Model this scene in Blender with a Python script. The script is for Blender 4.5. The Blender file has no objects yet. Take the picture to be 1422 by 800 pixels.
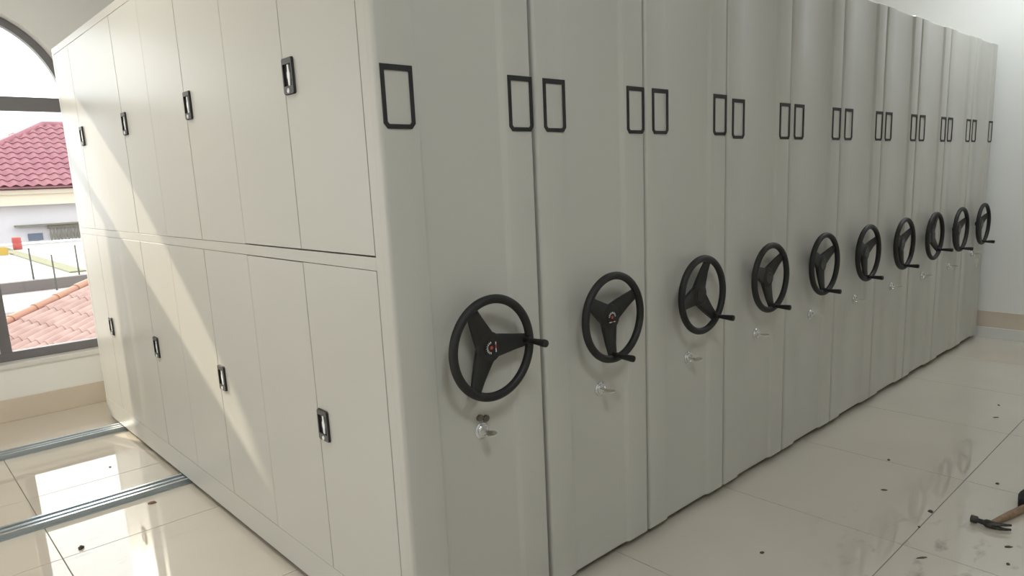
import bpy, bmesh, math, random
from mathutils import Vector, Matrix
S = bpy.context.scene
COL = S.collection
PI = math.pi

# ------------------------------------------------------------------ camera
cd = bpy.data.cameras.new('camera'); cam = bpy.data.objects.new('camera', cd); COL.objects.link(cam)
RT = Vector((0.71857162, -0.69435799, -0.03901027)); UP = Vector((0.15643281, 0.10672271, 0.98190582)); FW = Vector((0.67763087, 0.71167215, -0.18530828))
m = Matrix(((RT.x, UP.x, -FW.x, -1.0229), (RT.y, UP.y, -FW.y, -1.6458), (RT.z, UP.z, -FW.z, 1.4733), (0, 0, 0, 1)))
cam.matrix_world = m
cd.sensor_fit = 'HORIZONTAL'; cd.sensor_width = 36.0; cd.lens = 979.85 / 1422 * 36.0
cd.shift_x = (711 - 747.55) / 1422; cd.shift_y = (430.15 - 400) / 1422
cd.clip_start = 0.02; cd.clip_end = 300
S.camera = cam

# ------------------------------------------------------------------ world, sun, added fill lights, exposure
SKY = 3.7
w = bpy.data.worlds.new('sky'); S.world = w; w.use_nodes = True
bg = w.node_tree.nodes['Background']; bg.inputs[0].default_value = (0.95, 0.97, 1.0, 1); bg.inputs[1].default_value = SKY

sd = bpy.data.lights.new('sun', 'SUN'); sd.energy = 6.4; sd.angle = math.radians(0.9); sd.color = (1.0, 0.88, 0.72)
so = bpy.data.objects.new('sun', sd); COL.objects.link(so)
so.rotation_euler = Vector((-0.305, 1.0, 0.574)).to_track_quat('Z', 'Y').to_euler(); so.location = (-1.5, 9, 6)

def area(name, loc, direction, sx, sy, energy, color):
    d = bpy.data.lights.new(name, 'AREA'); d.shape = 'RECTANGLE'; d.size = sx; d.size_y = sy; d.energy = energy; d.color = color
    o = bpy.data.objects.new(name, d); COL.objects.link(o); o.location = loc
    o.rotation_euler = Vector(direction).to_track_quat('-Z', 'Y').to_euler()
    return o
ADDED_LEFT_WINDOWS = (0.3, 2.4)
for yc in ADDED_LEFT_WINDOWS:      # added fill lights inside the left wall's made-up, unseen windows
    area('window_fill_light', (-4.52, yc, 1.75), (1, 0, 0), 1.9, 1.3, 2, (1.0, 0.93, 0.82))
COOL, WARM = (0.90, 0.98, 1.03), (1.0, 0.955, 0.87)
CEILING_FILLS = (   # added, unseen fill panels: x, y, watts, colour, where
    (-2.6, -2.3, 16, COOL, 'over the entrance side'), (-0.4, -2.1, 31, COOL, 'over the first shelving units'), (4.9, -2.6, 5, COOL, 'by the far corner of the aisle'),
    (-0.95, 1.9, 35, WARM, 'between the window and the left wall'), (4.8, -0.45, 25, COOL, 'over the last shelving units'), (3.9, 1.7, 7, WARM, 'above the shelving near the far wall'))

vs = S.view_settings
vs.view_transform = 'Standard'; vs.look = 'None'; vs.exposure = 0.0; vs.gamma = 1.0; vs.use_curve_mapping = False

# ------------------------------------------------------------------ helpers
def mat(name, color, rough=0.5, metal=0.0, spec=0.5, noise=None, bump=None, coat=0.0):
    M = bpy.data.materials.new(name); M.use_nodes = True
    nt = M.node_tree; b = nt.nodes['Principled BSDF']
    b.inputs['Base Color'].default_value = (*color, 1); b.inputs['Roughness'].default_value = rough
    b.inputs['Metallic'].default_value = metal; b.inputs['Specular IOR Level'].default_value = spec
    b.inputs['Coat Weight'].default_value = coat
    if noise or bump:
        tc = nt.nodes.new('ShaderNodeNewGeometry')
    if noise:
        sc, col2, lo, hi = noise
        n = nt.nodes.new('ShaderNodeTexNoise'); n.inputs['Scale'].default_value = sc; n.inputs['Detail'].default_value = 5
        r = nt.nodes.new('ShaderNodeMapRange'); r.inputs[1].default_value = lo; r.inputs[2].default_value = hi
        x = nt.nodes.new('ShaderNodeMix'); x.data_type = 'RGBA'
        x.inputs[6].default_value = (*color, 1); x.inputs[7].default_value = (*col2, 1)
        nt.links.new(tc.outputs['Position'], n.inputs['Vector']); nt.links.new(n.outputs['Fac'], r.inputs[0])
        nt.links.new(r.outputs[0], x.inputs[0]); nt.links.new(x.outputs[2], b.inputs['Base Color'])
    if bump:
        sc, st = bump
        n = nt.nodes.new('ShaderNodeTexNoise'); n.inputs['Scale'].default_value = sc; n.inputs['Detail'].default_value = 3
        bn = nt.nodes.new('ShaderNodeBump'); bn.inputs['Strength'].default_value = st; bn.inputs['Distance'].default_value = 0.002
        nt.links.new(tc.outputs['Position'], n.inputs['Vector']); nt.links.new(n.outputs['Fac'], bn.inputs['Height'])
        nt.links.new(bn.outputs['Normal'], b.inputs['Normal'])
    return M

M = {}
M['panel'] = mat('powder_coated_steel', (0.55, 0.532, 0.477), 0.33, noise=(1.3, (0.535, 0.52, 0.47), 0.35, 0.7))
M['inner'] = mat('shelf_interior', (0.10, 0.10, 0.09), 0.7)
M['black'] = mat('black_plastic', (0.010, 0.0095, 0.009), 0.48)
M['rubber'] = mat('black_rubber', (0.009, 0.0085, 0.008), 0.55, bump=(400, 0.25))
M['tape'] = mat('black_frame', (0.016, 0.016, 0.016), 0.6)
M['gloss_black'] = mat('badge_black', (0.01, 0.01, 0.01), 0.2)
M['white_print'] = mat('white_print', (0.75, 0.75, 0.72), 0.4)
M['red_print'] = mat('red_print', (0.55, 0.05, 0.03), 0.4)
M['grey_print'] = mat('grey_print', (0.16, 0.16, 0.155), 0.4)
M['grey_plate'] = mat('grey_handle_plate', (0.085, 0.08, 0.075), 0.45)
M['chrome'] = mat('chrome', (0.72, 0.72, 0.74), 0.16, metal=1.0)
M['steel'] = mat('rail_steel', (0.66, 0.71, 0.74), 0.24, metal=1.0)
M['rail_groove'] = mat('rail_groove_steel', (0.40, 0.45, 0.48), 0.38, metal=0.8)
M['key'] = mat('key_metal', (0.80, 0.77, 0.70), 0.3, metal=1.0)
M['dark_steel'] = mat('dark_steel', (0.20, 0.18, 0.15), 0.3, metal=1.0)
M['pull'] = mat('bright_pull', (0.88, 0.88, 0.87), 0.3)
M['wall'] = mat('wall_paint', (0.85, 0.84, 0.80), 0.75, noise=(2, (0.83, 0.82, 0.78), 0.35, 0.7))
M['ceiling'] = mat('ceiling_paint', (0.84, 0.84, 0.82), 0.85)
M['skirting'] = mat('skirting_tile', (0.68, 0.585, 0.475), 0.35, noise=(6, (0.64, 0.55, 0.445), 0.4, 0.7))
M['plinth'] = mat('plinth_white', (0.74, 0.73, 0.69), 0.3)
M['frame'] = mat('window_aluminium', (0.17, 0.162, 0.17), 0.4)
M['sill'] = mat('sill_stone', (0.72, 0.70, 0.66), 0.3)
M['blind'] = mat('cream_blind', (0.62, 0.56, 0.47), 0.8)
M['grout'] = mat('grout', (0.22, 0.20, 0.17), 0.9)
M['wood'] = mat('hammer_wood', (0.30, 0.19, 0.11), 0.55, noise=(45, (0.20, 0.12, 0.07), 0.35, 0.7))
M['iron'] = mat('hammer_iron', (0.05, 0.048, 0.042), 0.42, metal=0.8, noise=(60, (0.09, 0.08, 0.07), 0.4, 0.7))
M['cloth'] = mat('black_fabric', (0.012, 0.012, 0.013), 0.9, bump=(600, 0.4))
M['chip'] = mat('dark_debris', (0.07, 0.055, 0.045), 0.8)
M['rust_chip'] = mat('reddish_debris', (0.22, 0.12, 0.09), 0.8)
# outside
M['roof_far'] = mat('red_clay_tile', (0.21, 0.075, 0.095), 0.7, noise=(3, (0.26, 0.10, 0.12), 0.35, 0.7))
M['roof_near'] = mat('pale_terracotta_tile', (0.30, 0.19, 0.165), 0.7, noise=(4, (0.38, 0.265, 0.235), 0.35, 0.7))
M['cap'] = mat('terracotta_cap', (0.30, 0.15, 0.10), 0.7)
M['render_cream'] = mat('cream_render', (0.62, 0.55, 0.44), 0.8)
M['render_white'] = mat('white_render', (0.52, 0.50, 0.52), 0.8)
M['render_grey'] = mat('grey_soffit', (0.16, 0.15, 0.12), 0.8)  # dark grey of the canopy and balustrade
M['deck'] = mat('pale_deck', (0.40, 0.36, 0.35), 0.8)
M['terrace'] = mat('terrace_concrete', (0.36, 0.35, 0.34), 0.8)
M['kerb'] = mat('kerb_grey', (0.12, 0.105, 0.10), 0.8)
M['grass'] = mat('moss_strip', (0.13, 0.14, 0.08), 0.9, noise=(8, (0.18, 0.17, 0.11), 0.4, 0.7))
M['post'] = mat('post_grey', (0.06, 0.06, 0.055), 0.6)
M['red'] = mat('red_drum', (0.35, 0.06, 0.05), 0.6)
M['yellow'] = mat('yellow_crate', (0.40, 0.26, 0.04), 0.6)
M['blue'] = mat('blue_grey_panel', (0.10, 0.12, 0.17), 0.6)

def glass_mat():
    g = bpy.data.materials.new('window_glass'); g.use_nodes = True; nt = g.node_tree; nt.nodes.clear()
    o = nt.nodes.new('ShaderNodeOutputMaterial'); mx = nt.nodes.new('ShaderNodeMixShader')
    t = nt.nodes.new('ShaderNodeBsdfTransparent'); t.inputs[0].default_value = (0.95, 0.96, 0.95, 1)
    gl = nt.nodes.new('ShaderNodeBsdfGlossy'); gl.inputs['Roughness'].default_value = 0.02
    fr = nt.nodes.new('ShaderNodeFresnel'); fr.inputs[0].default_value = 1.35
    nt.links.new(fr.outputs[0], mx.inputs[0]); nt.links.new(t.outputs[0], mx.inputs[1]); nt.links.new(gl.outputs[0], mx.inputs[2])
    nt.links.new(mx.outputs[0], o.inputs[0]); return g
M['glass'] = glass_mat()

def floor_mat():
    g = bpy.data.materials.new('polished_floor_tile'); g.use_nodes = True; nt = g.node_tree; b = nt.nodes['Principled BSDF']
    geo = nt.nodes.new('ShaderNodeNewGeometry')
    def noise(sc, det, lo, hi, scale=(1, 1, 1), rot=0):
        mp = nt.nodes.new('ShaderNodeMapping'); mp.inputs['Scale'].default_value = scale; mp.inputs['Rotation'].default_value = (0, 0, rot)
        n = nt.nodes.new('ShaderNodeTexNoise'); n.inputs['Scale'].default_value = sc; n.inputs['Detail'].default_value = det
        r = nt.nodes.new('ShaderNodeMapRange'); r.inputs[1].default_value = lo; r.inputs[2].default_value = hi
        nt.links.new(geo.outputs['Position'], mp.inputs[0]); nt.links.new(mp.outputs[0], n.inputs['Vector']); nt.links.new(n.outputs['Fac'], r.inputs[0])
        return r.outputs[0]
    def blob(x, y, r0, r1):
        v = nt.nodes.new('ShaderNodeVectorMath'); v.operation = 'DISTANCE'; v.inputs[1].default_value = (x, y, 0)
        r = nt.nodes.new('ShaderNodeMapRange'); r.inputs[1].default_value = r1; r.inputs[2].default_value = r0
        nt.links.new(geo.outputs['Position'], v.inputs[0]); nt.links.new(v.outputs['Value'], r.inputs[0]); return r.outputs[0]
    def math_(op, a, c):
        k = nt.nodes.new('ShaderNodeMath'); k.operation = op
        for i, q in enumerate((a, c)):
            if isinstance(q, (int, float)): k.inputs[i].default_value = q
            else: nt.links.new(q, k.inputs[i])
        return k.outputs[0]
    def mix(f, c1, c2):
        x = nt.nodes.new('ShaderNodeMix'); x.data_type = 'RGBA'; nt.links.new(f, x.inputs[0])
        for i, c in ((6, c1), (7, c2)):
            if isinstance(c, tuple): x.inputs[i].default_value = (*c, 1)
            else: nt.links.new(c, x.inputs[i])
        return x.outputs[2]
    base = mix(noise(1.6, 4, 0.35, 0.7), (0.64, 0.58, 0.49), (0.60, 0.545, 0.46))
    # scuffs and dust trodden in around the hammer and by the rail
    zone = math_('MAXIMUM', blob(1.75, -0.95, 0.12, 0.55), blob(2.05, -1.1, 0.05, 0.3))
    zone = math_('MAXIMUM', zone, math_('MULTIPLY', blob(-0.45, 1.6, 0.05, 0.35), 0.35))
    dirt = math_('MULTIPLY', math_('MULTIPLY', noise(7, 6, 0.56, 0.72, (1, 1.6, 1), 0.5), zone), 0.85)
    base = mix(dirt, base, (0.16, 0.14, 0.12))
    nt.links.new(base, b.inputs['Base Color'])
    rough = math_('ADD', math_('MULTIPLY', dirt, 0.4), math_('ADD', math_('MULTIPLY', noise(2.5, 3, 0.4, 0.75), 0.02), 0.02))
    nt.links.new(rough, b.inputs['Roughness']); b.inputs['Specular IOR Level'].default_value = 0.5; b.inputs['IOR'].default_value = 1.95
    return g
M['tile'] = floor_mat()

def mesh(name, bm, mats, smooth=None):
    bmesh.ops.recalc_face_normals(bm, faces=bm.faces)
    me = bpy.data.meshes.new(name); bm.to_mesh(me); bm.free()
    for k in (mats if isinstance(mats, (list, tuple)) else [mats]): me.materials.append(M[k])
    if smooth is not None:
        me.polygons.foreach_set('use_smooth', [True] * len(me.polygons)); me.set_sharp_from_angle(angle=math.radians(smooth))
    return me
def link(name, me, parent=None, loc=(0, 0, 0), rot=(0, 0, 0)):
    o = bpy.data.objects.new(name, me); COL.objects.link(o); o.location = loc; o.rotation_euler = rot
    if parent: o.parent = parent
    return o
def tag(o, label=None, cat=None, group=None, kind=None):
    if label: o['label'] = label
    if cat: o['category'] = cat
    if group: o['group'] = group
    if kind: o['kind'] = kind
    return o
def thing(name, loc, label, cat, group=None):
    return tag(link(name, None, None, loc), label, cat, group)
def box(bm, x0, x1, y0, y1, z0, z1, bevel=0, mi=0):
    v = [bm.verts.new((x, y, z)) for z in (z0, z1) for x, y in ((x0, y0), (x1, y0), (x1, y1), (x0, y1))]
    fs = [bm.faces.new([v[i] for i in f]) for f in ((3, 2, 1, 0), (4, 5, 6, 7), (0, 1, 5, 4), (1, 2, 6, 5), (2, 3, 7, 6), (3, 0, 4, 7))]
    for f in fs: f.material_index = mi
    if bevel:
        es = {e for f in fs for e in f.edges}
        bmesh.ops.bevel(bm, geom=list(es), offset=bevel, segments=1, affect='EDGES')
    return v
def boxmesh(name, dims, mats, bevel=0):
    bm = bmesh.new(); box(bm, *dims, bevel=bevel); return mesh(name, bm, mats)
def prism(bm, pts, mapf, t0, t1, mi=0):
    """polygon pts (a,b) extruded from t0 to t1; mapf(a,b,t) -> xyz"""
    A = [bm.verts.new(mapf(a, b, t0)) for a, b in pts]; B = [bm.verts.new(mapf(a, b, t1)) for a, b in pts]
    n = len(pts); fs = [bm.faces.new(A), bm.faces.new(B[::-1])]
    for i in range(n): fs.append(bm.faces.new((A[i], A[(i + 1) % n], B[(i + 1) % n], B[i])))
    for f in fs: f.material_index = mi
    return fs
def ring(bm, outer, inner, mapf, t0, t1, mi=0):
    """closed loop of matching outer/inner points, extruded"""
    n = len(outer); V = [[bm.verts.new(mapf(a, b, t)) for a, b in L] for L in (outer, inner) for t in (t0, t1)]
    o0, o1, i0, i1 = V
    for k in range(n):
        j = (k + 1) % n
        for q in ((o0[k], o0[j], i0[j], i0[k]), (o1[k], i1[k], i1[j], o1[j]), (o0[k], o1[k], o1[j], o0[j]), (i0[k], i0[j], i1[j], i1[k])):
            f = bm.faces.new(q); f.material_index = mi
def cyl(bm, p0, p1, r0, r1, n=16, mi=0, caps=True):
    p0 = Vector(p0); p1 = Vector(p1); d = (p1 - p0).normalized()
    a = d.orthogonal().normalized(); b = d.cross(a)
    A, B = [], []
    for k in range(n):
        t = 2 * PI * k / n; e = a * math.cos(t) + b * math.sin(t)
        A.append(bm.verts.new(p0 + e * r0)); B.append(bm.verts.new(p1 + e * r1))
    fs = [bm.faces.new((A[k], A[(k + 1) % n], B[(k + 1) % n], B[k])) for k in range(n)]
    if caps: fs += [bm.faces.new(A[::-1]), bm.faces.new(B)]
    for f in fs: f.material_index = mi
def lathe(bm, prof, axis_map, n=24, mi=0):
    """prof: list of (r, h); axis_map(x, y, h)"""
    rows = []
    for r, h in prof:
        rows.append([bm.verts.new(axis_map(r * math.cos(2 * PI * k / n), r * math.sin(2 * PI * k / n), h)) for k in range(n)])
    for a, b in zip(rows, rows[1:]):
        for k in range(n):
            j = (k + 1) % n; f = bm.faces.new((a[k], a[j], b[j], b[k])); f.material_index = mi
    for rr in (rows[0], rows[-1]):
        f = bm.faces.new(rr); f.material_index = mi

# ------------------------------------------------------------------ the room
X0, X1, Y0, Y1, ZC = -4.6, 5.68, -4.1, 4.10, 3.5
WT = 0.24

# floor: grout bed with every tile a piece of its own
fl = tag(link('floor', boxmesh('floor', (X0 - WT, X1 + WT, Y0 - WT, Y1 + WT, -0.12, -0.0025), 'grout')), 'polished cream floor tiles with dark thin joints', kind='structure')
tile_cache = {}
def tile_mesh(sx, sy):
    k = (round(sx, 3), round(sy, 3))
    if k not in tile_cache: tile_cache[k] = boxmesh('tile', (-sx / 2, sx / 2, -sy / 2, sy / 2, -0.0095, 0), 'tile', 0.0008)
    return tile_cache[k]
PX, PY, OX, OY, J = 0.785, 0.8165, 1.735, -0.767, 0.0035
for i in range(-9, 8):
    for j in range(-6, 8):
        a0, a1 = OX + i * PX, OX + (i + 1) * PX; b0, b1 = OY + j * PY, OY + (j + 1) * PY
        a0, a1, b0, b1 = max(a0, X0), min(a1, X1), max(b0, Y0), min(b1, Y1)
        if a1 - a0 < 0.02 or b1 - b0 < 0.02: continue
        link('tile', tile_mesh(a1 - a0 - J, b1 - b0 - J), fl, ((a0 + a1) / 2, (b0 + b1) / 2, 0))

tag(link('ceiling', boxmesh('ceiling', (X0 - WT, X1 + WT, Y0 - WT, Y1 + WT, ZC, ZC + 0.15), 'ceiling')), 'plain white painted ceiling', kind='structure')
tag(link('wall_right', boxmesh('wall_right', (X1, X1 + WT, Y0 - WT, Y1 + WT, 0, ZC), 'wall')), 'plain off-white wall behind the far end of the shelving', kind='structure')

# arched windows in the back wall; outer two unseen, added for their light
WCX, WR, WSP, WSILL = -0.42, 0.61, 2.08, 0.385
NARC = 40
def arc(r, a0=0.0, a1=PI, n=NARC, cx=0.0, cz=WSP): return [(cx + r * math.cos(a0 + (a1 - a0) * k / n), cz + r * math.sin(a0 + (a1 - a0) * k / n)) for k in range(n + 1)]
WINDOWS_BACK = (-3.0, WCX, 4.3)
bm = bmesh.new()
mb = lambda a, b, t: (a, Y1 + t, b)
edges = [X0 - WT]
for cx in WINDOWS_BACK: edges += [cx - WR, cx + WR]
edges.append(X1 + WT)
for k in range(0, len(edges), 2): prism(bm, [(edges[k], 0), (edges[k + 1], 0), (edges[k + 1], ZC), (edges[k], ZC)], mb, 0, WT)
for cx in WINDOWS_BACK:
    prism(bm, [(cx - WR, 0), (cx + WR, 0), (cx + WR, WSILL - 0.03), (cx - WR, WSILL - 0.03)], mb, 0, WT)
    A = arc(WR, cx=cx)
    for p, q in zip(A, A[1:]): prism(bm, [p, q, (q[0], ZC), (p[0], ZC)], mb, 0, WT)
tag(link('wall_back', mesh('wall_back', bm, 'wall')), 'off-white wall with the arched window beside the shelving', kind='structure')

def arched_window(name, cx, label, blind):
    e = tag(link(name, None, None, (cx, Y1, WSILL)), label, kind='structure')
    L = lambda a, b, t: (a, t, b - WSILL)
    fy0, fy1 = 0.10, 0.16
    # outer frame: jambs, arch and bottom rail
    ro, ri = WR - 0.002, WR - 0.05
    out = [(ro, WSILL)] + arc(ro) + [(-ro, WSILL)]; inn = [(ri, WSILL + 0.06)] + arc(ri) + [(-ri, WSILL + 0.06)]
    bm = bmesh.new(); ring(bm, out, inn, L, fy0, fy1); link('window_frame', mesh('window_frame', bm, 'frame'), e)
    bm = bmesh.new(); prism(bm, [(-ri, 2.035), (ri, 2.035), (ri, 2.125), (-ri, 2.125)], L, fy0 + 0.005, fy1 - 0.005); link('transom', mesh('transom', bm, 'frame'), e)
    bm = bmesh.new(); prism(bm, [(-0.032, WSILL + 0.06), (0.032, WSILL + 0.06), (0.032, 2.035), (-0.032, 2.035)], L, fy0 + 0.005, fy1 - 0.005); link('mullion', mesh('mullion', bm, 'frame'), e)
    # white sill board
    bm = bmesh.new(); prism(bm, [(-WR, WSILL - 0.03), (WR, WSILL - 0.03), (WR, WSILL - 0.001), (-WR, WSILL - 0.001)], L, -0.012, WT); link('sill', mesh('sill', bm, 'sill'), e)
    # panes
    for s in (-1, 1):
        a0, a1 = sorted((s * 0.032, s * ri))
        bm = bmesh.new(); prism(bm, [(a0, WSILL + 0.06), (a1, WSILL + 0.06), (a1, 2.035), (a0, 2.035)], L, 0.128, 0.132); link('pane', mesh('pane', bm, 'glass'), e)
    pts = [p for p in arc(ri) if p[1] > 2.125]; pts = [(math.sqrt(ri ** 2 - (2.125 - WSP) ** 2), 2.125)] + pts + [(-math.sqrt(ri ** 2 - (2.125 - WSP) ** 2), 2.125)]
    bm = bmesh.new(); prism(bm, pts, L, 0.128, 0.132); link('pane', mesh('pane', bm, 'glass'), e)
    if blind:
        bm = bmesh.new(); prism(bm, [(-ri, WSILL + 0.06), (-0.036, WSILL + 0.06), (-0.036, 2.034), (-ri, 2.034)], L, 0.085, 0.10); link('blind', mesh('blind', bm, 'blind'), e)
arched_window('window_1', WCX, 'tall arched window with dark grey frame left of the shelving', True)
arched_window('window_5', WINDOWS_BACK[0], 'added arched window left of the visible one, lets sun onto the floor', False)
arched_window('window_2', WINDOWS_BACK[2], 'added arched window hidden behind the shelving, lights the far wall', False)

# left wall and the wall behind the camera (out of frame), left one with windows added for light
def window_wall(name, mapf, a0, a1, centres, z0, z1, label, n0, wlabel):
    bm = bmesh.new(); ed = [a0]
    for c in centres: ed += [c - 0.7, c + 0.7]
    ed.append(a1)
    for k in range(0, len(ed), 2): prism(bm, [(ed[k], 0), (ed[k + 1], 0), (ed[k + 1], ZC), (ed[k], ZC)], mapf, 0, WT)
    for c in centres:
        prism(bm, [(c - 0.7, 0), (c + 0.7, 0), (c + 0.7, z0), (c - 0.7, z0)], mapf, 0, WT)
        prism(bm, [(c - 0.7, z1), (c + 0.7, z1), (c + 0.7, ZC), (c - 0.7, ZC)], mapf, 0, WT)
    tag(link(name, mesh(name, bm, 'wall')), label, kind='structure')
    for n, c in enumerate(centres):
        o = Vector(mapf(c, z0, 0)); e = tag(link('window_%d' % (n + n0), None, None, tuple(o)), wlabel, kind='structure')
        L = lambda a, b, t: tuple(Vector(mapf(a, b, t)) - o)
        h = z1 - z0
        r = lambda i: [(c - 0.7 + i, z0 + i), (c + 0.7 - i, z0 + i), (c + 0.7 - i, z1 - i), (c - 0.7 + i, z1 - i)]
        bm = bmesh.new(); ring(bm, r(0.002), r(0.05), L, 0.1, 0.16); link('window_frame', mesh('window_frame', bm, 'frame'), e)
        bm = bmesh.new(); prism(bm, r(0.05), L, 0.128, 0.132); link('pane', mesh('pane', bm, 'glass'), e)
window_wall('wall_left', lambda a, b, t: (X0 - t, a, b), Y0 - WT, Y1, ADDED_LEFT_WINDOWS, 0.3, 2.75, 'off-white wall with two added tall windows', 3, 'tall window added for light in the unseen left wall')
tag(link('wall_front', boxmesh('wall_front', (X0, X1, Y0 - WT, Y0, 0, ZC), 'wall')), 'plain off-white wall opposite the shelving', kind='structure')

# fill panels added to the unseen ceiling to brighten chosen surfaces
for x, y, watts, tint, where in CEILING_FILLS:
    cp = thing('ceiling_fill_panel', (x, y, ZC), 'added square fill light panel in the unseen ceiling ' + where, 'fill light', 'added fill panels')
    bm = bmesh.new(); ring(bm, [(-0.32, -0.32), (0.32, -0.32), (0.32, 0.32), (-0.32, 0.32)], [(-0.29, -0.29), (0.29, -0.29), (0.29, 0.29), (-0.29, 0.29)], lambda a, b, t: (a, b, t), -0.035, -0.0005); link('trim', mesh('trim', bm, 'plinth'), cp)
    link('diffuser', boxmesh('diffuser', (-0.289, 0.289, -0.289, 0.289, -0.02, -0.0005), 'ceiling'), cp)
    area('panel_fill_light', (x, y, ZC - 0.04), (0, 0, -1), 0.58, 0.58, watts, tint)

# skirtings
tag(link('baseboard_back', boxmesh('baseboard_back', (X0, X1 - 0.03, Y1 - 0.012, Y1, 0, 0.152), 'skirting', 0.002)), 'beige tile skirting under the window', kind='structure')
tag(link('baseboard_right', boxmesh('baseboard_right', (X1 - 0.012, X1, Y0, Y1, 0.088, 0.224), 'skirting', 0.002)), 'beige tile skirting on the far wall', kind='structure')
tag(link('trim_1', boxmesh('trim_1', (X1 - 0.026, X1, Y0, Y1, 0, 0.088), 'plinth', 0.002)), 'white plinth strip below the beige skirting', kind='structure')

# ------------------------------------------------------------------ rails
def rail(y, label):
    bm = bmesh.new()
    prof = [(-0.062, 0), (-0.062, 0.004), (-0.054, 0.004), (-0.053, 0.026), (-0.036, 0.026), (-0.033, 0.007), (-0.014, 0.007), (-0.010, 0.025), (0.010, 0.025), (0.014, 0.007), (0.033, 0.007), (0.036, 0.026), (0.053, 0.026), (0.054, 0.004), (0.062, 0.004), (0.062, 0)]
    n = len(prof)
    A = [bm.verts.new((X0 + 0.3, a, b + 0.0002)) for a, b in prof]; B = [bm.verts.new((X1 - 0.06, a, b + 0.0002)) for a, b in prof]
    for i in range(n): bm.faces.new((A[i], A[(i + 1) % n], B[(i + 1) % n], B[i]))
    bm.faces.new(A); bm.faces.new(B[::-1])
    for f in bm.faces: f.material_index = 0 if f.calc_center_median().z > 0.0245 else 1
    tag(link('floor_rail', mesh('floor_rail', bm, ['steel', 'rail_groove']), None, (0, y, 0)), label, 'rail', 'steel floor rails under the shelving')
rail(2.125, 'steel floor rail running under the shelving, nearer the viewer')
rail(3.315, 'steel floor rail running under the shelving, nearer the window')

# ------------------------------------------------------------------ mobile shelving units
W, L_, H, ZB = 0.5619, 3.62, 2.3463, 0.03
FT = 0.032   # thickness of the pressed front panel

def front_profile(g0, g1):
    pts = [(g0, FT), (g0, 0.012)]
    r = 0.012
    for k in range(1, 6): t = PI + (PI / 2) * k / 5; pts.append((g0 + r + r * math.cos(t), r + r * math.sin(t)))
    pts += [(0.121, 0.0), (0.125, 0.0015), (0.131, 0.0095), (0.135, 0.011), (0.421, 0.011), (0.426, 0.0095), (0.438, 0.0015), (0.444, 0.0)]
    for k in range(0, 6): t = -PI / 2 + (PI / 2) * k / 5; pts.append((W - g1 - r + r * math.cos(t), r + r * math.sin(t)))
    pts.append((W - g1, FT))
    return pts
def front_panel_mesh(g0, g1):
    bm = bmesh.new(); P = front_profile(g0, g1); n = len(P); c = 0.006
    rows = []
    for z, ins in ((ZB, c), (ZB + c, 0), (H - c, 0), (H, c)):
        rows.append([bm.verts.new((x, y + (ins if y < FT - 1e-5 else 0), z)) for x, y in P])
    for a, b in zip(rows, rows[1:]):
        for i in range(n): j = (i + 1) % n; bm.faces.new((a[i], a[j], b[j], b[i]))
    # caps as strips across the profile
    for rr in (rows[0], rows[-1]): bm.faces.new(rr)
    me = mesh('front_panel', bm, 'panel', 25); return me
PANEL_FIRST = front_panel_mesh(0.0, 0.009); PANEL = front_panel_mesh(0.006, 0.006)

def label_frame_mesh(w_, h_):
    bm = bmesh.new(); c = 0.014
    o = [(0, h_), (0, c), (c * 0.85, 0), (w_ - c * 0.85, 0), (w_, c), (w_, h_)]
    s, tp, bt = 0.0115, 0.015, 0.012
    i = [(s, h_ - tp), (s, c + 0.004), (c * 0.85 + 0.005, bt), (w_ - c * 0.85 - 0.005, bt), (w_ - s, c + 0.004), (w_ - s, h_ - tp)]
    ring(bm, o, i, lambda a, b, t: (a, t, b), -0.0035, -0.0003)
    return mesh('label_holder', bm, 'tape')
LAB = label_frame_mesh(0.099, 0.164)
LABX = [(0.0125, 0.453), (0.039, 0.455), (0.041, 0.453), (0.036, 0.449), (0.030, 0.447), (0.036, 0.452), (0.034, 0.449), (0.038, 0.452), (0.032, 0.448), (0.030, 0.455)]

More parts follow.
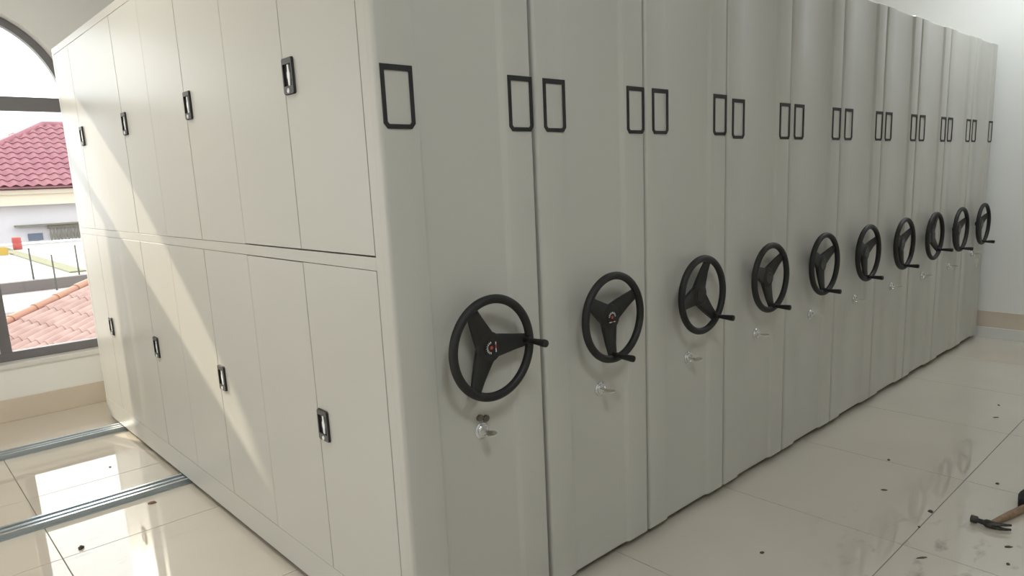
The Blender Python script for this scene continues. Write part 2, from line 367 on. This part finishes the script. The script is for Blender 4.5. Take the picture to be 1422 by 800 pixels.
# hand wheel, built about its own axis: y = -0 at the panel, +x towards the crank grip
RY = -0.055
def wheel_meshes():
    bm = bmesh.new()      # hub, shaft and three spokes
    lathe(bm, [(0.016, 0.0), (0.016, -0.020), (0.036, -0.022), (0.046, -0.028), (0.048, -0.036), (0.045, -0.043), (0.037, -0.046)], lambda x, y, h: (x, h, y), 28)
    for s in range(3):
        a = s * 2 * PI / 3; ca, sa = math.cos(a), math.sin(a)
        secs = []
        for rr, hw, yf, yb in ((0.018, 0.037, -0.042, -0.022), (0.05, 0.0325, -0.043, -0.026), (0.10, 0.0245, -0.048, -0.034), (0.146, 0.0185, -0.056, -0.046)):
            q = []
            for tw, ty in ((-hw, yb), (-hw, yf + 0.004), (-hw * 0.75, yf), (hw * 0.75, yf), (hw, yf + 0.004), (hw, yb)):
                q.append(bm.verts.new((rr * ca - tw * sa, ty, rr * sa + tw * ca)))
            secs.append(q)
        for p, q in zip(secs, secs[1:]):
            for k in range(6): j = (k + 1) % 6; bm.faces.new((p[k], p[j], q[j], q[k]))
        bm.faces.new(secs[0]); bm.faces.new(secs[-1][::-1])
    hub = mesh('hand_wheel', bm, 'black', 35)
    bm = bmesh.new(); n, k_ = 64, 14
    V = [[bm.verts.new(((0.1495 + 0.0138 * math.cos(2 * PI * j / k_)) * math.cos(2 * PI * i / n), RY + 0.0138 * math.sin(2 * PI * j / k_), (0.1495 + 0.0138 * math.cos(2 * PI * j / k_)) * math.sin(2 * PI * i / n))) for j in range(k_)] for i in range(n)]
    for i in range(n):
        for j in range(k_): bm.faces.new((V[i][j], V[i][(j + 1) % k_], V[(i + 1) % n][(j + 1) % k_], V[(i + 1) % n][j]))
    rim = mesh('rim', bm, 'rubber', 60)
    bm = bmesh.new(); gx = 0.137
    lathe(bm, [(0.012, RY + 0.004), (0.012, RY - 0.016), (0.007, RY - 0.017), (0.0078, RY - 0.024), (0.0085, RY - 0.03), (0.0115, RY - 0.07), (0.0125, RY - 0.082), (0.0115, RY - 0.088), (0.007, RY - 0.0905)], lambda x, y, h: (gx + x, h, y), 18)
    grip = mesh('crank_grip', bm, 'black', 40)
    bm = bmesh.new(); yb = -0.0463   # printed badge: dial ticks, red dot and a bar on the grip side
    def disc(cx, cz, r, y0, y1, mi, n=20): prism(bm, [(cx + r * math.cos(2 * PI * k / n), cz + r * math.sin(2 * PI * k / n)) for k in range(n)], lambda a, b, t: (a, t, b), y0, y1, mi)
    disc(0, 0, 0.028, yb, yb - 0.0012, 0, 28)
    for k in range(9):
        t = math.radians(100 + k * 20); ca, sa = math.cos(t), math.sin(t)
        q = [(r * ca - w_ * sa, r * sa + w_ * ca) for r, w_ in ((0.0135, -0.0012), (0.0195, -0.0012), (0.0195, 0.0012), (0.0135, 0.0012))]
        prism(bm, q, lambda a, b, t_: (a, t_, b), yb - 0.0010, yb - 0.0017, 1)
    disc(0, 0, 0.0055, yb - 0.001, yb - 0.0018, 2, 14)
    for z0, z1, mi in ((-0.016, -0.004, 1), (-0.004, 0.008, 2), (0.008, 0.016, 1)):
        prism(bm, [(0.0155, z0), (0.0185, z0), (0.0185, z1), (0.0155, z1)], lambda a, b, t_: (a, t_, b), yb - 0.0010, yb - 0.0017, mi)
    badge = mesh('badge', bm, ['gloss_black', 'white_print', 'red_print'])
    grey = badge.copy(); grey.materials.clear()
    for k in ('gloss_black', 'grey_print', 'grey_print'): grey.materials.append(M[k])
    return hub, rim, grip, badge, grey
HUB, RIM, GRIP, BADGE, BADGE_GREY = wheel_meshes()
ANG = [0, -91, -48, -81, -90, -92, -88, -47, -93, -94]

def lock_meshes():
    bm = bmesh.new(); ax = lambda x, y, h: (x, h, y)
    lathe(bm, [(0.022, 0.0), (0.022, -0.003), (0.019, -0.0055), (0.0155, -0.006), (0.0155, -0.009), (0.0125, -0.0105), (0.0115, -0.008), (0.009, -0.008)], ax, 24)
    lock = mesh('lock', bm, 'chrome', 30)
    bm = bmesh.new()
    box(bm, -0.0014, 0.0014, -0.026, -0.006, -0.004, 0.004)
    n = 18; prism(bm, [(0.0 + 0.016 * math.cos(2 * PI * k / n), 0.0115 * math.sin(2 * PI * k / n)) for k in range(n)], lambda a, b, t: (t, a - 0.039, b), -0.0014, 0.0014)
    key = mesh('key', bm, 'key')
    bm = bmesh.new()
    for s in (-1, 1):
        prism(bm, [(s * 0.0095 + 0.0095 * math.cos(2 * PI * k / n), 0.031 + 0.0085 * math.sin(2 * PI * k / n) + s * -0.003) for k in range(n)], lambda a, b, t: (a, t, b), -0.0005, -0.006)
    cover = mesh('lock_cover', bm, 'dark_steel', 30)
    bm = bmesh.new()   # a second key hanging from a ring
    n2, k2 = 20, 6
    V = [[bm.verts.new((0.0014 * math.sin(2 * PI * j / k2), -0.034 + (0.016 + 0.0014 * math.cos(2 * PI * j / k2)) * math.cos(2 * PI * i / n2), -0.016 + (0.016 + 0.0014 * math.cos(2 * PI * j / k2)) * math.sin(2 * PI * i / n2))) for j in range(k2)] for i in range(n2)]
    for i in range(n2):
        for j in range(k2): bm.faces.new((V[i][j], V[i][(j + 1) % k2], V[(i + 1) % n2][(j + 1) % k2], V[(i + 1) % n2][j]))
    box(bm, 0.002, 0.0042, -0.045, -0.024, -0.055, -0.03); box(bm, 0.002, 0.0042, -0.038, -0.031, -0.085, -0.055)
    ringm = mesh('hanging_key', bm, 'key')
    return lock, key, cover, ringm
LOCK, KEY, LCOVER, HKEY = lock_meshes()

ORD = ['first', 'second', 'third', 'fourth', 'fifth', 'sixth', 'seventh', 'eighth', 'ninth', 'tenth']
CRANK = {0: 'crank grip pointing right', 2: 'crank grip at lower right', 7: 'crank grip at lower right'}
def unit(k):
    last = ' at the wall end' if k == 9 else ''
    lab = ('first shelving unit, nearest, with cupboard doors on its side' if k == 0 else
           '%s off-white shelving unit from the doors%s, %s' % (ORD[k], last, CRANK.get(k, 'crank grip at wheel bottom')))
    u = thing('mobile_shelving_unit', (k * W, 0, 0), lab, 'shelving unit', 'row of hand-wheel mobile shelving units')
    g0, g1 = (0.0, 0.009) if k == 0 else (0.006, 0.006)
    link('front_panel', PANEL_FIRST if k == 0 else PANEL, u)
    b0 = g0 + 0.022
    link('body', boxmesh('body', (b0, W - g1 - 0.022, FT, L_ - (0.02 if k == 0 else 0), ZB + 0.015, H - 0.012), 'inner' if k == 0 else 'panel'), u)
    if k: link('top_cap', boxmesh('top_cap', (g0 + 0.003, W - g1 - 0.003, FT, L_, H - 0.012, H), 'panel'), u)
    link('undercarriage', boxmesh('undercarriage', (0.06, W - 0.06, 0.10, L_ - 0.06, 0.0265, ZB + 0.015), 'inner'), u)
    for lx in LABX[k]: link('label_holder', LAB, u, (lx, 0, 1.6125 - (0.012 if k > 2 else 0)))
    hw = link('hand_wheel', HUB, u, (0.2985, 0.011, 0.972), (0, -math.radians(ANG[k]), 0))
    hw.location.y = 0.0
    link('rim', RIM, hw); link('crank_grip', GRIP, hw); link('badge', BADGE if k < 2 else BADGE_GREY, hw)
    lz = 0.70
    lk = link('lock', LOCK, u, (0.289, 0.011, lz)); lk.scale = (1.25, 1.25, 1.25)
    ky = link('key', KEY, lk, (0, 0, 0), (0, math.radians((76, 82, 70, 84, 76, 72, 80, 70, 84, 60)[k]), 0))
    if k == 0: link('lock_cover', LCOVER, lk, (0.004, 0, 0))
    if k == 9: lk.location.z = 0.735; link('hanging_key', HKEY, lk)
    return u
units = [unit(k) for k in range(10)]

# cupboard side of the first unit
u0 = units[0]
SEAM = [0.0735, 0.5235, 0.9735, 1.4235, 1.8735, 2.3235, 2.7735, 3.205, 3.572]
ZK, ZD, ZU, ZT = 0.148, 1.233, 1.270, 2.308
TH = 0.022
for nm, d in (('corner_post', (0, TH, FT, SEAM[0] - 0.0015, ZB, H)), ('corner_post', (0, TH, SEAM[8] + 0.0015, L_, ZB, H)), ('top_rail', (0, TH, SEAM[0] - 0.0015, SEAM[8] + 0.0015, ZT, H)),
              ('middle_rail', (0, TH, SEAM[0] - 0.0015, SEAM[8] + 0.0015, ZD, ZU)), ('kick_plate', (0, TH, SEAM[0] - 0.0015, SEAM[8] + 0.0015, ZB, ZK))):
    link(nm, boxmesh(nm, d, 'panel', 0.0006), u0)
link('top_cap', boxmesh('top_cap', (TH, W - 0.012, FT, L_, H - 0.012, H), 'panel'), u0)
link('rear_post', boxmesh('rear_post', (TH, W - 0.012, L_ - 0.02, L_, ZB, H - 0.012), 'panel'), u0)
link('end_bracket', boxmesh('end_bracket', (0.004, 0.03, L_ + 0.0005, L_ + 0.03, 0.035, 0.135), 'panel', 0.004), u0)
def handle_meshes():
    # plate in the y-z plane, outer face towards -x; y width .070, z height .108
    bm = bmesh.new(); L = lambda a, b, t: (t, a, b)
    hw, hh = 0.0345, 0.054; ch = 0.005
    o = [(-hw, -hh + ch), (-hw + ch, -hh), (hw - ch, -hh), (hw, -hh + ch), (hw, hh - ch), (hw - ch, hh), (-hw + ch, hh), (-hw, hh - ch)]
    iw, i0, i1 = 0.0265, -0.029, 0.035
    i = [(-iw, i0), (-iw, i0), (iw, i0), (iw, i0), (iw, i1), (iw, i1), (-iw, i1), (-iw, i1)]
    n = 8
    of = [bm.verts.new(L(a * 0.95, b * 0.97, -0.0085)) for a, b in o]; ob = [bm.verts.new(L(a, b, -0.0004)) for a, b in o]
    ic = [(-iw, i0), (iw, i0), (iw, i1), (-iw, i1)]
    jf = [bm.verts.new(L(a, b, -0.0085)) for a, b in ic]; jb = [bm.verts.new(L(a, b, -0.0018)) for a, b in ic]
    mi = {}
    def F(*v, k=0): f = bm.faces.new(v); f.material_index = k
    for k in range(n): F(of[k], of[(k + 1) % n], ob[(k + 1) % n], ob[k], k=1)
    F(*ob)
    F(of[1], of[2], jf[1], jf[0]); F(of[2], of[3], jf[1]); F(of[3], of[4], jf[2], jf[1]); F(of[4], of[5], jf[2]); F(of[5], of[6], jf[3], jf[2]); F(of[6], of[7], jf[3]); F(of[7], of[0], jf[0], jf[3]); F(of[0], of[1], jf[0])
    for k in range(4): F(jf[k], jf[(k + 1) % 4], jb[(k + 1) % 4], jb[k], k=1)
    F(*jb, k=1)
    plate = mesh('handle_plate', bm, ['grey_plate', 'tape'])
    bm = bmesh.new()
    outl = [(-0.006, -0.029), (0.004, -0.029), (0.006, -0.010), (0.009, -0.004), (0.009, 0.010), (0.005, 0.016), (0.005, 0.034), (-0.005, 0.034), (-0.006, 0.014), (-0.009, 0.008), (-0.009, -0.006), (-0.007, -0.012)]
    prism(bm, [(a - 0.001, b) for a, b in outl], L, -0.0055, -0.002)
    pull = mesh('handle_pull', bm, 'pull')
    bm = bmesh.new(); lathe(bm, [(0.0072, -0.0084), (0.0072, -0.0105), (0.005, -0.0115), (0.003, -0.010)], lambda x, y, h: (h, x, y), 16)
    cylm = mesh('handle_lock', bm, 'pull', 30)
    return plate, pull, cylm
HP, HPULL, HLOCK = handle_meshes()
for z0, z1, zh in ((ZU, ZT, 1.803), (ZK, ZD, 0.687)):
    for d in range(8):
        ya, yb = SEAM[d], SEAM[d + 1]
        ga = 0.0022 if d % 2 == 0 else 0.0013; gb = 0.0013 if d % 2 == 0 else 0.0022
        zb_ = z0 + (0.0045 if (z0 == ZU and d < 2) else 0.0018); zt_ = z1 - (0.0035 if (z0 == ZK and d == 1) else 0.0018)
        dm = boxmesh('door', (0.0, 0.019, ya + ga, yb - gb, zb_, zt_), 'panel', 0.0008)
        xo = (0.0, -0.0006, 0.0004, -0.0004, 0.0002, -0.0008, 0.0004, 0.0)[d]
        dr = link('door', dm, u0, (xo, 0, 0))
        if d % 2 == 0:
            yc = yb - 0.006 - 0.0345
            link('handle_plate', HP, dr, (0, yc, zh)); link('handle_pull', HPULL, dr, (0, yc, zh)); link('handle_lock', HLOCK, dr, (0, yc, zh - 0.043))

# ------------------------------------------------------------------ hammer, pouch, debris
hm = thing('claw_hammer', (2.10, -0.975, 0.0), 'claw hammer with wooden handle lying on the tiles at lower right', 'hammer')
def sweep(bm, pts, n=12, mi=0):
    rows = []
    for k, (p, ra, rz) in enumerate(pts):
        p = Vector(p); d = (Vector(pts[min(k + 1, len(pts) - 1)][0]) - Vector(pts[max(k - 1, 0)][0])).normalized()
        s = d.cross(Vector((0, 0, 1))).normalized(); t = s.cross(d)
        rows.append([bm.verts.new(p + s * ra * math.cos(2 * PI * j / n) + t * rz * math.sin(2 * PI * j / n)) for j in range(n)])
    for a, b in zip(rows, rows[1:]):
        for j in range(n): bm.faces.new((a[j], a[(j + 1) % n], b[(j + 1) % n], b[j]))
    bm.faces.new(rows[0][::-1]); bm.faces.new(rows[-1])
bm = bmesh.new()
sweep(bm, [((0.004, 0.072, 0.017), 0.013, 0.013), ((0.004, 0.070, 0.017), 0.0155, 0.0155), ((0.003, 0.050, 0.017), 0.0155, 0.0155), ((0.001, 0.044, 0.017), 0.010, 0.010), ((-0.002, 0.024, 0.017), 0.010, 0.011), ((-0.003, 0.014, 0.0175), 0.0145, 0.0165), ((-0.003, -0.012, 0.0175), 0.0145, 0.0165), ((-0.002, -0.022, 0.0175), 0.010, 0.0165)], 14)
for zc, dz in ((0.0275, 0.002), (0.0085, -0.001)):
    sweep(bm, [((-0.003, -0.008, 0.0175), 0.012, 0.009), ((-0.001, -0.028, zc - dz), 0.0095, 0.007), ((0.006, -0.05, zc), 0.006, 0.006), ((0.018, -0.068, zc), 0.003, 0.0045)], 10)
link('head', mesh('head', bm, 'iron', 40), hm)
bm = bmesh.new(); hd = Vector((0.967, -0.253, 0))
sweep(bm, [(tuple(hd * s + Vector((0, 0, z))), a, b) for s, z, a, b in ((-0.012, 0.0175, 0.009, 0.0115), (0.02, 0.0175, 0.0095, 0.0125), (0.08, 0.017, 0.0115, 0.014), (0.16, 0.0165, 0.0135, 0.016), (0.22, 0.0165, 0.014, 0.0162), (0.255, 0.0165, 0.0125, 0.0155))], 14)
link('handle', mesh('handle', bm, 'wood', 40), hm)
# black folded pouch resting against the end of the handle
bm = bmesh.new()
pts = [(0, 0), (0.008, -0.06), (0.02, -0.13), (0.13, -0.15), (0.21, -0.1), (0.2, 0.0), (0.08, 0.018)]
rows = []
for z, s in ((0.0, 0.96), (0.010, 1.0), (0.03, 1.0), (0.040, 0.93)):
    rows.append([bm.verts.new((0.1 + (x - 0.1) * s, -0.07 + (y + 0.07) * s, z + 0.004 * math.sin(9 * x + 14 * y) * (z > 0.03))) for x, y in pts])
for a, b in zip(rows, rows[1:]):
    for i in range(len(pts)): j = (i + 1) % len(pts); bm.faces.new((a[i], a[j], b[j], b[i]))
bm.faces.new(rows[0]); bm.faces.new(rows[-1])
pouch = thing('tool_pouch', (2.366, -1.012, 0.0), 'black fabric pouch at the right edge beside the hammer handle', 'pouch')
link('body', mesh('body', bm, 'cloth', 50), pouch)
link('flap', boxmesh('flap', (0.06, 0.15, -0.12, -0.03, 0.0425, 0.046), 'cloth', 0.001), pouch)

rng = random.Random(5)
def chip_mesh(L, Wd, Ht, seed, m_):
    r = random.Random(seed); bm = bmesh.new(); n = 7
    rows = []
    for z, s in ((0, 0.95), (Ht * 0.5, 1.0), (Ht, 0.55)):
        rows.append([bm.verts.new((L / 2 * s * math.cos(2 * PI * k / n) * r.uniform(0.7, 1.2), Wd / 2 * s * math.sin(2 * PI * k / n) * r.uniform(0.7, 1.2), z * r.uniform(0.8, 1.15))) for k in range(n)])
    for a, b in zip(rows, rows[1:]):
        for k in range(n): bm.faces.new((a[k], a[(k + 1) % n], b[(k + 1) % n], b[k]))
    bm.faces.new(rows[0]); bm.faces.new(rows[-1]); return mesh('debris_chip', bm, m_)
CH = [  # x, y, length, width, height, turn, label
    (2.54, -0.421, .020, .014, .005, .3, 'small dark chip on the tile in front of the fifth shelving unit'),
    (2.177, -0.534, .034, .012, .005, 2.2, 'curled dark shaving on the tile in front of the fourth shelving unit'),
    (2.09, -0.755, .024, .018, .008, 1.0, 'dark chip on the long floor joint left of the hammer head'),
    (1.316, -0.396, .020, .014, .005, 2.7, 'lone grey chip on the tile in front of the third shelving unit'),
    (2.575, -0.886, .020, .016, .006, .2, 'dark chip on the tile just behind the hammer'),
    (1.922, -0.765, .014, .010, .004, .8, 'tiny chip on the long floor joint nearer the bottom edge'),
    (1.681, -0.854, .045, .010, .004, 2.5, 'dark sliver among the scuffs near the bottom edge'),
    (1.978, -1.066, .038, .014, .005, 2.4, 'dark sliver on the tile just below the hammer claws'),
    (1.84, -1.097, .018, .014, .005, .4, 'dark crumb in the bottom right corner below the sliver'),
    (3.55, -0.645, .035, .012, .004, 2.4, 'flat dark flake near the right edge before the far wall'),
    (3.80, -0.60, .022, .014, .004, .4, 'small crumb furthest back near the right edge'),
    (-0.20, 1.965, .045, .020, .010, -.4, 'reddish scrap lying beside the nearer floor rail'),
    (-0.546, 1.72, .030, .022, .012, .9, 'dark crumb on the bright window reflection in the lower left'),
    (-0.224, 2.644, .014, .010, .005, 0, 'tiny dark crumb on the tile between the two floor rails'),
]
for k, (x, y, l, wd, h, rz, lab) in enumerate(CH):
    o = link('debris_chip', chip_mesh(l, wd, h, k, 'rust_chip' if k == 11 else 'chip'), None, (x, y, 0.0), (0, 0, rz)); tag(o, lab, 'debris', 'crumbs and chips on the floor')

# ------------------------------------------------------------------ outside the window
def pantile(name, wd, ln, m_, rise, lip=0.028):
    """barrel tile: x across, y up the slope, a shell with a lifted lower lip"""
    bm = bmesh.new(); n = 6; rows = []
    for y, dz in ((0, lip), (ln, 0.0)):
        for off in (0.0, -0.014):
            rows.append([bm.verts.new((-wd / 2 + wd * k / n, y, dz + off + rise * (0.5 - 0.5 * math.cos(2 * PI * k / n)))) for k in range(n + 1)])
    a0, a1, b0, b1 = rows
    for k in range(n):
        bm.faces.new((a0[k], a0[k + 1], b0[k + 1], b0[k])); bm.faces.new((a1[k], b1[k], b1[k + 1], a1[k + 1])); bm.faces.new((a0[k], a1[k], a1[k + 1], a0[k + 1]))
    return mesh(name, bm, m_, 50)
def frame_matrix(o, x, y):
    x = Vector(x).normalized(); y = Vector(y); y = (y - x * y.dot(x)).normalized(); z = x.cross(y)
    return Matrix(((x.x, y.x, z.x, o[0]), (x.y, y.y, z.y, o[1]), (x.z, y.z, z.z, o[2]), (0, 0, 0, 1)))

tag(link('ground', boxmesh('ground', (-40, 50, 4.6, 90, -4.2, -4.0), 'terrace')), 'pale ground far below the window', kind='structure')
TZ = -0.015
ter = tag(link('terrace', None, None, (0, 14, TZ)), 'sunlit pale terrace outside the window', 'terrace')
link('slab', boxmesh('slab', (-6, 12, 0, 12.2, -0.3, 0), 'terrace'), ter)
link('kerb', boxmesh('kerb', (-6, 12, -0.14, -0.002, -0.30, -0.005), 'kerb'), ter)
link('lower_deck', boxmesh('lower_deck', (-6, 12, -2.6, -0.142, -0.42, -0.20), 'deck'), ter)
link('planted_strip', boxmesh('planted_strip', (1.84, 2.12, 0.5, 10.6, 0.0005, 0.03), 'grass'), ter)
rl = thing('railing', (0, 13.9, TZ), 'row of thin grey posts along the terrace edge outside', 'railing')
for x, y, z0, z1 in ((1.18, 0.12, 0.0005, 0.57), (1.44, -0.30, -0.1995, 0.45), (1.90, 0.12, 0.0005, 0.56), (0.35, 0.12, 0.0005, 0.57), (2.65, 0.12, 0.0005, 0.57)):
    bm = bmesh.new(); cyl(bm, (x, y, z0), (x, y, z1), 0.016, 0.012, 8); link('post', mesh('post', bm, 'post'), rl)
bm = bmesh.new(); lathe(bm, [(0.10, 0.0), (0.11, 0.02), (0.115, 0.16), (0.11, 0.18), (0.115, 0.2), (0.11, 0.34), (0.095, 0.35)], lambda x, y, h: (x, y, h), 16)
tag(link('drum', mesh('drum', bm, 'red', 30), None, (2.27, 23.55, TZ + 0.001)), 'small red drum standing on the far terrace', 'drum')
bm = bmesh.new(); box(bm, -0.16, 0.16, -0.12, 0.12, 0.0, 0.03); 
for q in ((-0.16, -0.14, -0.12, 0.12), (0.14, 0.16, -0.12, 0.12), (-0.14, 0.14, -0.12, -0.10), (-0.14, 0.14, 0.10, 0.12)): box(bm, q[0], q[1], q[2], q[3], 0.03, 0.2)
tag(link('crate', mesh('crate', bm, 'yellow'), None, (1.62, 21.6, TZ + 0.001)), 'small yellow crate on the terrace at the left edge', 'crate')

hs = thing('house', (0, 27.0, TZ), 'white house with cream eaves and a red tiled hip roof outside', 'house')
link('wall', boxmesh('wall', (0.7, 9, 0.2, 6, 0, 1.3), 'render_white'), hs)
link('eaves_band', boxmesh('eaves_band', (0.35, 9, -0.25, 0.5, 1.22, 1.57), 'render_cream'), hs)
link('eaves_moulding', boxmesh('eaves_moulding', (0.25, 9, -0.4, 0.5, 1.57, 1.72), 'render_cream', 0.02), hs)
link('canopy', boxmesh('canopy', (2.75, 4.6, -0.12, 0.2, 0.53, 0.575), 'render_grey'), hs)
link('shutter', boxmesh('shutter', (3.08, 3.49, 0.15, 0.199, 0.05, 0.28), 'blue'), hs)
bal = link('balustrade', boxmesh('balustrade', (3.66, 5.2, 0.02, 0.14, 0.42, 0.52), 'render_grey'), hs)
bm = bmesh.new(); lathe(bm, [(0.022, 0.0), (0.022, 0.04), (0.035, 0.12), (0.035, 0.2), (0.018, 0.32), (0.022, 0.42)], lambda x, y, h: (x, y, h), 8); blm = mesh('baluster', bm, 'render_grey', 40)
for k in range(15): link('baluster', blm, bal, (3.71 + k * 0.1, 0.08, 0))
# hip roof: front slope, left hip slope, tiles laid singly
EY, EZ, RZ_, RYY, CXL, APX = 26.3, 1.79, 4.02, 30.0, 0.10, 4.50
bm = bmesh.new(); q = lambda x, y, z: bm.verts.new((x, y - 27.0, z - TZ))
e0, e1, a0, a1, h1 = q(CXL, EY, EZ), q(9, EY, EZ), q(APX, RYY, RZ_), q(9, RYY, RZ_), q(CXL, 2 * RYY - EY, EZ)
d0, d1, d2 = q(CXL, EY, EZ - 0.05), q(9, EY, EZ - 0.05), q(CXL, 2 * RYY - EY, EZ - 0.05)
d3, b1 = q(9, 2 * RYY - EY, EZ - 0.05), q(9, 2 * RYY - EY, EZ)
for f in ((e0, e1, a1, a0), (e0, a0, h1), (h1, a0, a1, b1), (e0, d0, d1, e1), (e0, h1, d2, d0), (h1, b1, d3, d2), (e1, d1, d3, b1, a1), (d0, d2, d3, d1)): bm.faces.new(f)
roof = link('roof', mesh('roof', bm, 'roof_far'), hs)
TW, TL = 0.30, 0.36
tf = pantile('roof_tile', TW, TL, 'roof_far', 0.075)
slope = Vector((0, RYY - EY, RZ_ - EZ)); sl = slope.length; sdir = slope.normalized()
fm = frame_matrix((0, 0, 0), (1, 0, 0), sdir)
for r in range(int(sl / TL) + 1):
    s0 = r * TL - 0.06
    xh = CXL + (APX - CXL) * (s0 / sl)
    if s0 + TL > sl + 0.1: break
    for c in range(23):
        x = 0.15 + c * TW + (0.5 * TW if False else 0)
        if x - TW / 2 < xh - 0.05 or x > 6.6: continue
        p = Vector((x, EY - 27.0, EZ - TZ)) + sdir * s0 + fm.col[2].xyz * 0.03
        o = link('tile', tf, roof); o.matrix_local = Matrix.Translation(p) @ fm.to_3x3().to_4x4()
hip = Vector((APX - CXL, RYY - EY, RZ_ - EZ)); bm = bmesh.new(); cyl(bm, (CXL, EY - 27.0, EZ - TZ), (APX, RYY - 27.0, RZ_ - TZ + 0.02), 0.13, 0.13, 10); cyl(bm, (APX, RYY - 27.0, RZ_ - TZ + 0.02), (9, RYY - 27.0, RZ_ - TZ + 0.02), 0.13, 0.13, 10)
link('ridge_cap', mesh('ridge_cap', bm, 'roof_far', 40), roof)

# nearer pale roof just outside, columns running up to the right
A = Vector((0.315, 10.27, -0.185)); U = Vector((0.7239, 0.6694, 0.1673)).normalized(); V = Vector((0.665, -0.72, -0.22)); V = (V - U * V.dot(U)).normalized()
nr = thing('tiled_roof', tuple(A), 'pale terracotta tiled roof close outside, below the window', 'roof')
fm2 = frame_matrix((0, 0, 0), V, U)
if fm2.col[2].z < 0: fm2 = frame_matrix((0, 0, 0), -V, U)
bm = bmesh.new(); nrm = U.cross(V); nrm = nrm if nrm.z > 0 else -nrm
P = [bm.verts.new(U * u + V * v + nrm * d) for d in (-0.04, -0.2) for u, v in ((-3.2, 0), (3.2, 0), (3.2, 3.0), (-3.2, 3.0))]
for f in ((0, 1, 2, 3), (7, 6, 5, 4), (0, 4, 5, 1), (1, 5, 6, 2), (2, 6, 7, 3), (3, 7, 4, 0)): bm.faces.new([P[i] for i in f])
link('roof_deck', mesh('roof_deck', bm, 'roof_near'), nr)
TW2, TL2 = 0.115, 0.5
tn = pantile('roof_tile', TW2, TL2 + 0.03, 'roof_near', 0.05, 0.016)
for c in range(24):
    for r in range(-6, 5):
        o = link('tile', tn, nr); p = U * (r * TL2) + V * (0.14 + c * TW2)
        o.matrix_local = Matrix.Translation(p) @ fm2.to_3x3().to_4x4()
bm = bmesh.new(); cyl(bm, (0, 0, 0), (0, TL2 * 0.9, 0), 0.075, 0.06, 10); capm = mesh('verge_cap', bm, 'cap', 40)
for r in range(-6, 6):
    o = link('verge_cap', capm, nr); o.matrix_local = Matrix.Translation(U * (r * TL2 * 0.9)) @ fm2.to_3x3().to_4x4()
